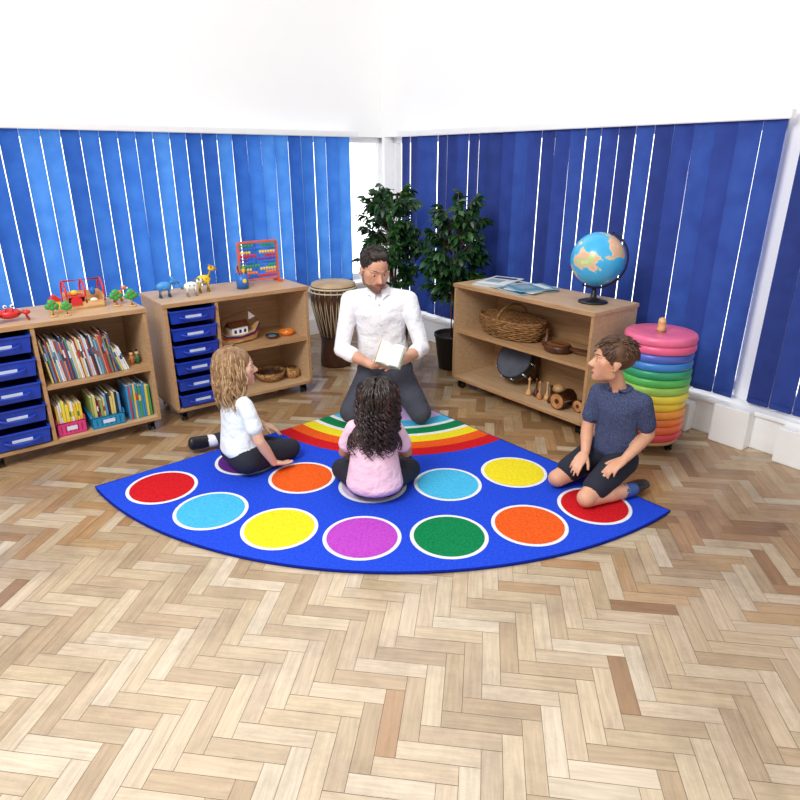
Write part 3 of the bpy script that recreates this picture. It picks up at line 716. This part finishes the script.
def longhair(F,T,R,s,hair,n,length,curly,push,seed,front=62,m2=None):
    rnd=random.Random(seed)
    for i in range(n):
        ph=math.radians(rnd.uniform(front,360-front))
        top=rnd.uniform(.98,1.08)*(1.0 if not curly else rnd.uniform(1.0,1.22)); pth=[]
        endth=math.radians(rnd.uniform(80,108))
        st=math.radians(rnd.uniform(0,55) if i%3 else rnd.uniform(40,80))
        K=8
        for k in range(K):
            th=st+(endth-st)*k/(K-1)
            q=ph if th>.5 else ph*(.6+.8*th) if ph<math.pi else 2*math.pi-(2*math.pi-ph)*(.6+.8*th)
            d=V((math.sin(th)*math.sin(q),math.sin(th)*math.cos(q),math.cos(th)))
            p=T(d.x*.085*top,-.022+d.y*.102*top,.045+d.z*.090*(1+.5*(top-1)))
            if curly and k>1: p=p+V((rnd.uniform(-1,1),rnd.uniform(-1,1),rnd.uniform(-1,1)))*.006
            pth.append(p)
        L=length*rnd.uniform(.75,1.05); H=26 if curly else 14; p0=pth[-1]; out=(p0-T(0,-.02,0)); out.z=0; out.normalize()
        f1=rnd.uniform(0,6.28); cyc=rnd.uniform(5,7.5)
        cr=rnd.uniform(.008,.014); lat=out.cross(V((0,0,1)))
        for k in range(1,H+1):
            t=k/H
            base=p0+V((0,0,-L*t))+out*(.008*math.sin(t*2.4)-.012*t if curly else .012*math.sin(t*2.2)-.012*t)
            if curly:
                a=f1+t*cyc*6.283; p=base+(lat*math.cos(a)+out*math.sin(a))*cr*min(1,t*5)
            else:
                p=base+lat*.010*math.sin(f1+t*9)*min(1,t*3)+out*.006*math.sin(f1*2+t*12)
            p=push(p); pth.append(p)
        N=len(pth); r0=(.0060 if curly else .0050)
        rad=[r0*(.8 if k<2 else 1)*(1 if k<N*.7 else 1-.85*(k-N*.7)/(N*.3)) for k in range(N)]
        F.ex.tube(pth,rad,hair if (not m2 or i%3) else m2,5)
def pusher(ells,zmin=.05):
    def f(p):
        for c,r,R in ells:
            c=V(c); q=R.transposed()@(p-c); k=math.sqrt((q.x/r[0])**2+(q.y/r[1])**2+(q.z/r[2])**2)
            if k<1:
                h=math.sqrt(max(1e-4,1-(q.z/r[2])**2)); kk=math.sqrt((q.x/r[0])**2+(q.y/r[1])**2)
                sc=h/max(kk,.05); q=V((q.x*sc,q.y*sc,q.z)); p=R@q+c
        return p
    return f
skin_a=mat('skin_adult',(222,170,142),(206,150,122),rough=.5,scale=12)
skin_b=mat('skin_boy',(218,164,132),(204,146,114),rough=.5,scale=12)
skin_c=mat('skin_fair',(232,186,160),(222,172,144),rough=.5,scale=12)
skin_d=mat('skin_warm',(190,132,98),(174,116,84),rough=.5,scale=12)
lipm=mat('lips',(186,104,96),rough=.45)
shirt=mat('white_shirt',(250,250,252),(240,241,246),rough=.8,scale=6,bump=2.6,bscale=12)
trous=mat('grey_trousers',(70,72,84),(58,60,72),rough=.85,bump=1.8,bscale=14)
shoeb=mat('black_shoe',(24,24,26),rough=.4)
hair_m=mat('hair_dark_brown',(50,36,28),(30,22,18),rough=.55,scale=40)
beard_m=mat('beard_stubble',(150,112,90),(116,88,72),rough=.8,scale=120)
# ---------- man
F=Fig()
F.hull([((-.19,3.96,.245),.098),((-.01,3.96,.245),.098),((-.10,3.94,.33),(.155,.11,.08))],trous)
F.limb((-.18,3.94,.235),.098,(-.305,3.585,.088),.070,trous); F.limb((-.02,3.94,.235),.098,(.125,3.575,.088),.070,trous)
F.hull([((-.18,3.9,.2),.07),((-.02,3.9,.2),.07),((-.14,3.78,.16),.05),((-.04,3.78,.16),.05)],trous)
F.limb((-.305,3.60,.076),.060,(-.20,3.99,.062),.045,trous); F.limb((.125,3.59,.076),.060,(.01,3.99,.062),.045,trous)
for x,x2 in ((-.20,-.18),(.01,-.01)): F.hull([((x,4.02,.062),.040),((x2,4.10,.05),(.045,.05,.035)),((x2,4.20,.042),(.042,.04,.026))],shoeb)
F.hull([((-.105,3.93,.34),(.172,.125,.07)),((-.12,3.90,.50),(.155,.11,.10))],shirt)
F.hull([((-.12,3.90,.50),(.155,.11,.10)),((-.13,3.88,.655),(.176,.115,.095))],shirt)
F.hull([((-.300,3.875,.732),.058),((.040,3.875,.732),.058),((-.13,3.875,.68),(.165,.11,.09)),((-.13,3.88,.785),(.07,.06,.028))],shirt)
EL=V((-.370,3.79,.43)); WL=V((-.165,3.63,.375)); ER=V((.140,3.80,.44)); WR=V((.02,3.60,.415))
for S,E_,Wr in ((V((-.310,3.87,.725)),EL,WL),(V((.050,3.87,.725)),ER,WR)):
    F.limb(S,.063,E_,.048,shirt); F.limb(E_,.049,E_.lerp(Wr,.28),.047,shirt); F.limb(E_.lerp(Wr,.22),.051,E_.lerp(Wr,.34),.050,shirt)
    F.limb(E_,.038,E_.lerp(Wr,.4),.039,skin_a); F.limb(E_.lerp(Wr,.4),.039,Wr,.026,skin_a)
F.limb((-.13,3.875,.77),.058,(-.15,3.835,.86),.054,skin_a)
T,R=head(F,(-.155,3.80,.925),(.38,-.83,-.34),1.08,skin_a,hair_m,lipm,'short',beard=beard_m)
hand(F,WL,(.85,-.50,.12),(.35,.3,.8),(-.1,.25,.9),1.0,(.35,.55,.45),skin_a,.25)
hand(F,WR,(-.62,-.50,.10),(-.3,.5,-.5),(-.3,-.2,.9),1.0,(.45,.6,.5),skin_a,.25)
nb=V((-.132,3.872,.80))
for sgn in (-1,1):
    vs=[];K=9
    for k in range(K):
        a=math.radians(-90+sgn*(14+150*k/(K-1)))
        d=V((math.cos(a),math.sin(a),0)); dz=-.012*(1-k/(K-1))*1.5
        vs+= [nb+d*.066+V((0,-.006,.025+dz)),nb+d*.088+V((0,-.008,-.012+dz-(.022 if k==0 else 0)))]
    F.ex.add(vs,[[2*k,2*k+1,2*k+3,2*k+2] for k in range(K-1)],shirt,True)
for k in range(6):
    z=.72-.062*k; F.ex.ell((-.128+.003*k,3.768+.001*k-(.004 if 1<k<5 else 0),z),(.006,.003,.006),mat('button',(225,225,228),rough=.3))
F.build('seated_man',.0048,3)
# open book in his hands
b=MB(); page=mat('book_page',(248,247,242),(240,238,230),rough=.7); cov=mat('book_cover',(226,196,150),(120,150,120),rough=.5,scale=9)
for sgn in (-1,1):
    a=math.radians(26*sgn); Rr=rz3(a)
    for L in range(5):
        vs=[];n=7
        for i in range(n):
            t=i/(n-1); x=sgn*.085*t; y=.003+.0035*L+.012*math.sin(t*math.pi*.9)*(1+L*.25)
            for z in (-.068,.068): vs.append(Rr@V((x,y,z)))
        b.add(vs,[[2*i,2*i+1,2*i+3,2*i+2] for i in range(n-1)],page,True)
    vs=[Rr@V((sgn*x,-.002,z)) for x in (0,.09) for z in (-.072,.072)]+[Rr@V((sgn*x,.001,z)) for x in (0,.09) for z in (-.072,.072)]
    b.add(vs,[[0,1,3,2],[4,6,7,5],[0,4,5,1],[2,3,7,6],[1,5,7,3],[0,2,6,4]],cov)
b.tube([(0,-.001,-.072),(0,-.001,.072)],.004,cov,8)
o=b.obj('open_book',(-.055,3.545,.455)); o.rotation_euler=(math.radians(38),math.radians(-12),math.radians(168))
# ---------- boy
navy=mat('navy_polo',(76,86,122),(32,40,70),rough=.85,scale=230,bump=.8,bscale=18); shorts=mat('navy_shorts',(30,34,50),(24,28,42),rough=.85,bump=.6,bscale=18)
sock=mat('sock_blue',(60,90,150),rough=.8); hair_b=mat('hair_brown',(98,66,42),(66,42,26),rough=.5,scale=40)
F=Fig(); Rb=rz3(math.radians(-43))
F.hull([((1.09,2.745,.175),.078),((1.02,2.85,.175),.078),((1.06,2.80,.235),(.10,.08,.05),Rb)],shorts)
F.limb((1.085,2.74,.17),.078,(.93,2.61,.095),.062,shorts); F.limb((1.01,2.86,.17),.078,(.85,2.79,.10),.062,shorts)
F.limb((.95,2.625,.095),.050,(.875,2.565,.064),.044,skin_b); F.limb((.87,2.79,.095),.050,(.785,2.765,.062),.044,skin_b)
F.limb((.875,2.565,.058),.040,(1.09,2.655,.052),.034,skin_b); F.limb((1.0,2.62,.056),.042,(1.09,2.655,.052),.034,skin_b)
F.limb((.785,2.765,.056),.040,(1.03,2.93,.052),.032,skin_b)
F.limb((1.08,2.65,.052),.035,(1.13,2.675,.050),.034,sock); F.limb((1.02,2.925,.052),.034,(1.06,2.95,.05),.033,sock)
F.hull([((1.13,2.68,.05),(.036,.036,.034)),((1.18,2.72,.046),(.036,.036,.028)),((1.215,2.745,.040),(.03,.03,.022))],shoeb)
F.hull([((1.07,2.955,.05),.034),((1.16,3.0,.042),(.034,.034,.024))],shoeb)
F.hull([((1.055,2.80,.225),(.112,.088,.055),Rb),((1.06,2.79,.34),(.100,.076,.07),Rb)],navy)
F.hull([((1.06,2.79,.34),(.100,.076,.07),Rb),((1.055,2.79,.43),(.112,.080,.06),Rb)],navy)
F.hull([((1.13,2.72,.492),.040),((.98,2.86,.492),.040),((1.055,2.79,.43),(.110,.08,.06),Rb),((1.05,2.79,.525),(.045,.042,.02),Rb)],navy)
for S,E_,Wr,h_ in ((V((1.138,2.712,.487)),V((1.195,2.735,.315)),V((1.06,2.635,.235)),0),(V((.976,2.866,.487)),V((.935,2.85,.31)),V((.905,2.745,.215)),1)):
    F.limb(S,.043,S.lerp(E_,.68),.044,navy); F.limb(S.lerp(E_,.4),.032,E_,.030,skin_b); F.limb(E_,.030,E_.lerp(Wr,.35),.031,skin_b); F.limb(E_.lerp(Wr,.35),.031,Wr,.021,skin_b)
hand(F,(1.06,2.635,.235),(-.75,-.35,-.35),(.0,.1,-1),(.3,.9,.0),.74,(.2,.3,.3),skin_b)
hand(F,(.905,2.745,.215),(-.6,-.55,-.5),(-.2,.1,-1),(.6,-.6,.0),.74,(.25,.4,.3),skin_b)
F.limb((1.045,2.79,.52),.038,(1.01,2.775,.61),.036,skin_b)
T,R=head(F,(.985,2.765,.672),(-.90,.12,.04),.93,skin_b,hair_b,lipm,'boy')
cp=[V((1.045,2.79,.535))+Rb@V((.056*math.cos(a),.052*math.sin(a),.0)) for a in [math.radians(-90+20+320*k/16) for k in range(17)]]
F.ex.tube(cp,.009,navy,6,sx=1.3)
F.build('kneeling_boy',.0042,3)
# ---------- girl on the left
blond=mat('hair_blond',(160,124,88),(122,90,60),rough=.5,scale=50); blond2=mat('hair_blond_light',(192,160,120),(166,132,94),rough=.5,scale=50)
tee=mat('pale_tee',(236,242,246),(222,232,238),rough=.85,bump=1.8,bscale=15); legg=mat('navy_leggings',(30,32,46),(24,26,38),rough=.85,bump=.2)
F=Fig(); Rg=rz3(math.radians(-54))
F.hull([((-.79,2.90,.105),.082),((-.88,3.02,.105),.082),((-.84,2.96,.17),(.10,.075,.05),Rg)],legg)
F.limb((-.79,2.91,.10),.080,(-.60,3.09,.075),.053,legg); F.limb((-.60,3.09,.068),.050,(-.80,3.22,.056),.036,legg)
F.limb((-.88,3.02,.10),.078,(-.89,3.30,.075),.053,legg); F.limb((-.89,3.30,.068),.048,(-1.08,3.23,.055),.034,legg)
F.hull([((-1.09,3.225,.055),.034),((-1.13,3.19,.052),(.034,.034,.03)),((-1.16,3.165,.065),(.026,.03,.040))],shoeb)
F.hull([((-.83,3.23,.05),.033),((-.93,3.27,.046),(.03,.03,.026))],shoeb)
F.limb((-1.06,3.232,.055),.036,(-1.085,3.226,.055),.036,mat('white_sock',(235,235,238),rough=.8))
F.hull([((-.84,2.955,.15),(.124,.096,.06),Rg),((-.84,2.96,.28),(.104,.080,.06),Rg)],tee)
F.hull([((-.84,2.96,.28),(.104,.080,.06),Rg),((-.838,2.965,.37),(.108,.076,.05),Rg)],tee)
F.hull([((-.775,2.88,.415),.036),((-.90,3.05,.415),.036),((-.838,2.965,.36),(.105,.075,.05),Rg),((-.835,2.965,.44),(.04,.038,.018),Rg)],tee)
S=V((-.768,2.87,.41)); E_=V((-.705,2.845,.225)); Wr=V((-.655,2.905,.078))
F.limb(S,.040,S.lerp(E_,.6),.044,tee); F.limb(S.lerp(E_,.3),.030,E_,.027,skin_c); F.limb(E_,.027,E_.lerp(Wr,.35),.028,skin_c); F.limb(E_.lerp(Wr,.35),.028,Wr,.019,skin_c)
hand(F,Wr,(.62,.62,-.34),(0,-.1,-1),(-.5,.7,.1),.68,(-.14,-.1,.0),skin_c)
S=V((-.905,3.06,.41)); E_=V((-.87,3.17,.25)); Wr=V((-.77,3.20,.17))
F.limb(S,.040,S.lerp(E_,.6),.042,tee); F.limb(S.lerp(E_,.3),.030,E_,.027,skin_c); F.limb(E_,.027,Wr,.019,skin_c)
hand(F,Wr,(.7,.0,-.25),(0,0,-1),(.2,-.8,.2),.68,(.2,.3,.2),skin_c)
F.limb((-.835,2.965,.435),.034,(-.825,2.965,.51),.034,skin_c)
T,R=head(F,(-.815,2.965,.57),(.88,.40,.02),.90,skin_c,blond,lipm,'long')
push=pusher([((-.838,2.965,.33),(.130,.098,.15),Rg)])
longhair(F,T,R,.9,blond,230,.21,False,push,11,front=64,m2=blond2)
F.build('sitting_girl',.0042,3)
# ---------- girl in the centre, back to camera
dark=mat('hair_black_brown',(44,28,24),(24,15,14),rough=.4,scale=50); dark2=mat('hair_dark_auburn',(78,46,34),(50,30,24),rough=.4,scale=50)
pink=mat('pink_tee',(244,208,224),(236,194,212),rough=.85,bump=1.8,bscale=15)
F=Fig(); I=Matrix.Identity(3)
F.hull([((-.165,2.71,.105),.080),((-.055,2.71,.105),.080),((-.11,2.71,.17),(.11,.078,.05))],legg)
F.limb((-.17,2.73,.10),.078,(-.285,2.89,.078),.052,legg); F.limb((-.05,2.73,.10),.078,(.065,2.89,.078),.052,legg)
F.limb((-.285,2.89,.07),.050,(-.05,3.02,.052),.034,legg); F.limb((.065,2.89,.07),.050,(-.17,2.98,.055),.034,legg)
F.hull([((-.03,3.03,.05),.034),((.05,3.07,.042),(.03,.03,.026))],shoeb); F.hull([((-.20,3.0,.05),.034),((-.27,3.05,.042),(.03,.03,.026))],shoeb)
F.hull([((-.11,2.705,.098),(.138,.104,.06)),((-.11,2.715,.25),(.112,.080,.06))],pink)
F.hull([((-.11,2.715,.25),(.112,.080,.06)),((-.108,2.73,.335),(.118,.078,.05))],pink)
F.hull([((-.20,2.735,.375),.036),((-.016,2.735,.375),.036),((-.108,2.73,.33),(.108,.076,.05)),((-.105,2.735,.40),(.04,.038,.018))],pink)
for sx,ex,wx,th in ((-.205,-.262,-.20,1),(-.012,.045,-.02,-1)):
    S=V((sx,2.735,.37)); E_=V((ex,2.80,.215)); Wr=V((wx,2.925,.155))
    F.limb(S,.040,S.lerp(E_,.62),.045,pink); F.limb(S.lerp(E_,.3),.030,E_,.027,skin_d); F.limb(E_,.027,Wr,.019,skin_d)
    hand(F,Wr,(.25*th,.9,-.2),(0,0,-1),(th,-.2,.1),.66,(.15,.3,.2),skin_d)
F.limb((-.105,2.735,.395),.033,(-.10,2.735,.455),.033,skin_d)
T,R=head(F,(-.090,2.745,.508),(.05,.97,.10),.88,skin_d,dark,lipm,'long')
push=pusher([((-.108,2.72,.27),(.132,.102,.16),I)])
longhair(F,T,R,.82,dark,200,.25,True,push,21,front=70,m2=dark2)
F.build('cross_legged_girl',.0042,3,(-.012,-.05,0))
# ------------------------------------------------------------------ light
w=bpy.data.worlds.new('sky'); bpy.context.scene.world=w; w.use_nodes=True; nt=w.node_tree
bg=nt.nodes['Background']; tc=nt.nodes.new('ShaderNodeTexCoord'); dp=nt.nodes.new('ShaderNodeVectorMath'); dp.operation='DOT_PRODUCT'
dp.inputs[1].default_value=(-.15,.985,0); nt.links.new(tc.outputs['Generated'],dp.inputs[0])
mr=nt.nodes.new('ShaderNodeMapRange'); mr.inputs[1].default_value=.2; mr.inputs[2].default_value=.85; mr.inputs[3].default_value=.78; mr.inputs[4].default_value=3.2
nt.links.new(dp.outputs['Value'],mr.inputs[0]); nt.links.new(mr.outputs[0],bg.inputs['Strength'])
bg.inputs['Color'].default_value=(1,.99,.98,1)
def area(name,loc,target,size,power,col=(1,1,1)):
    l=bpy.data.lights.new(name,'AREA'); l.energy=power; l.size=size; l.color=col
    o=bpy.data.objects.new(name,l); o.location=loc; bpy.context.scene.collection.objects.link(o)
    o.rotation_euler=(V(target)-V(loc)).to_track_quat('-Z','Y').to_euler()
area('added_soft_light',(-1.4,.6,3.2),(0.2,4.0,.6),1.3,130)  # unseen soft lamp added to shape the shadows, not a room fixture
# ------------------------------------------------------------------ camera
cd=bpy.data.cameras.new('camera'); cd.sensor_width=36; cd.lens=28.0; cd.clip_start=.05
co=bpy.data.objects.new('camera',cd); co.location=(0,0,1.542); co.rotation_euler=(math.radians(69),0,0)
bpy.context.scene.collection.objects.link(co); bpy.context.scene.camera=co
try:
    bpy.context.scene.view_settings.view_transform='Standard'; bpy.context.scene.view_settings.look='None'
except Exception as e: print(e)
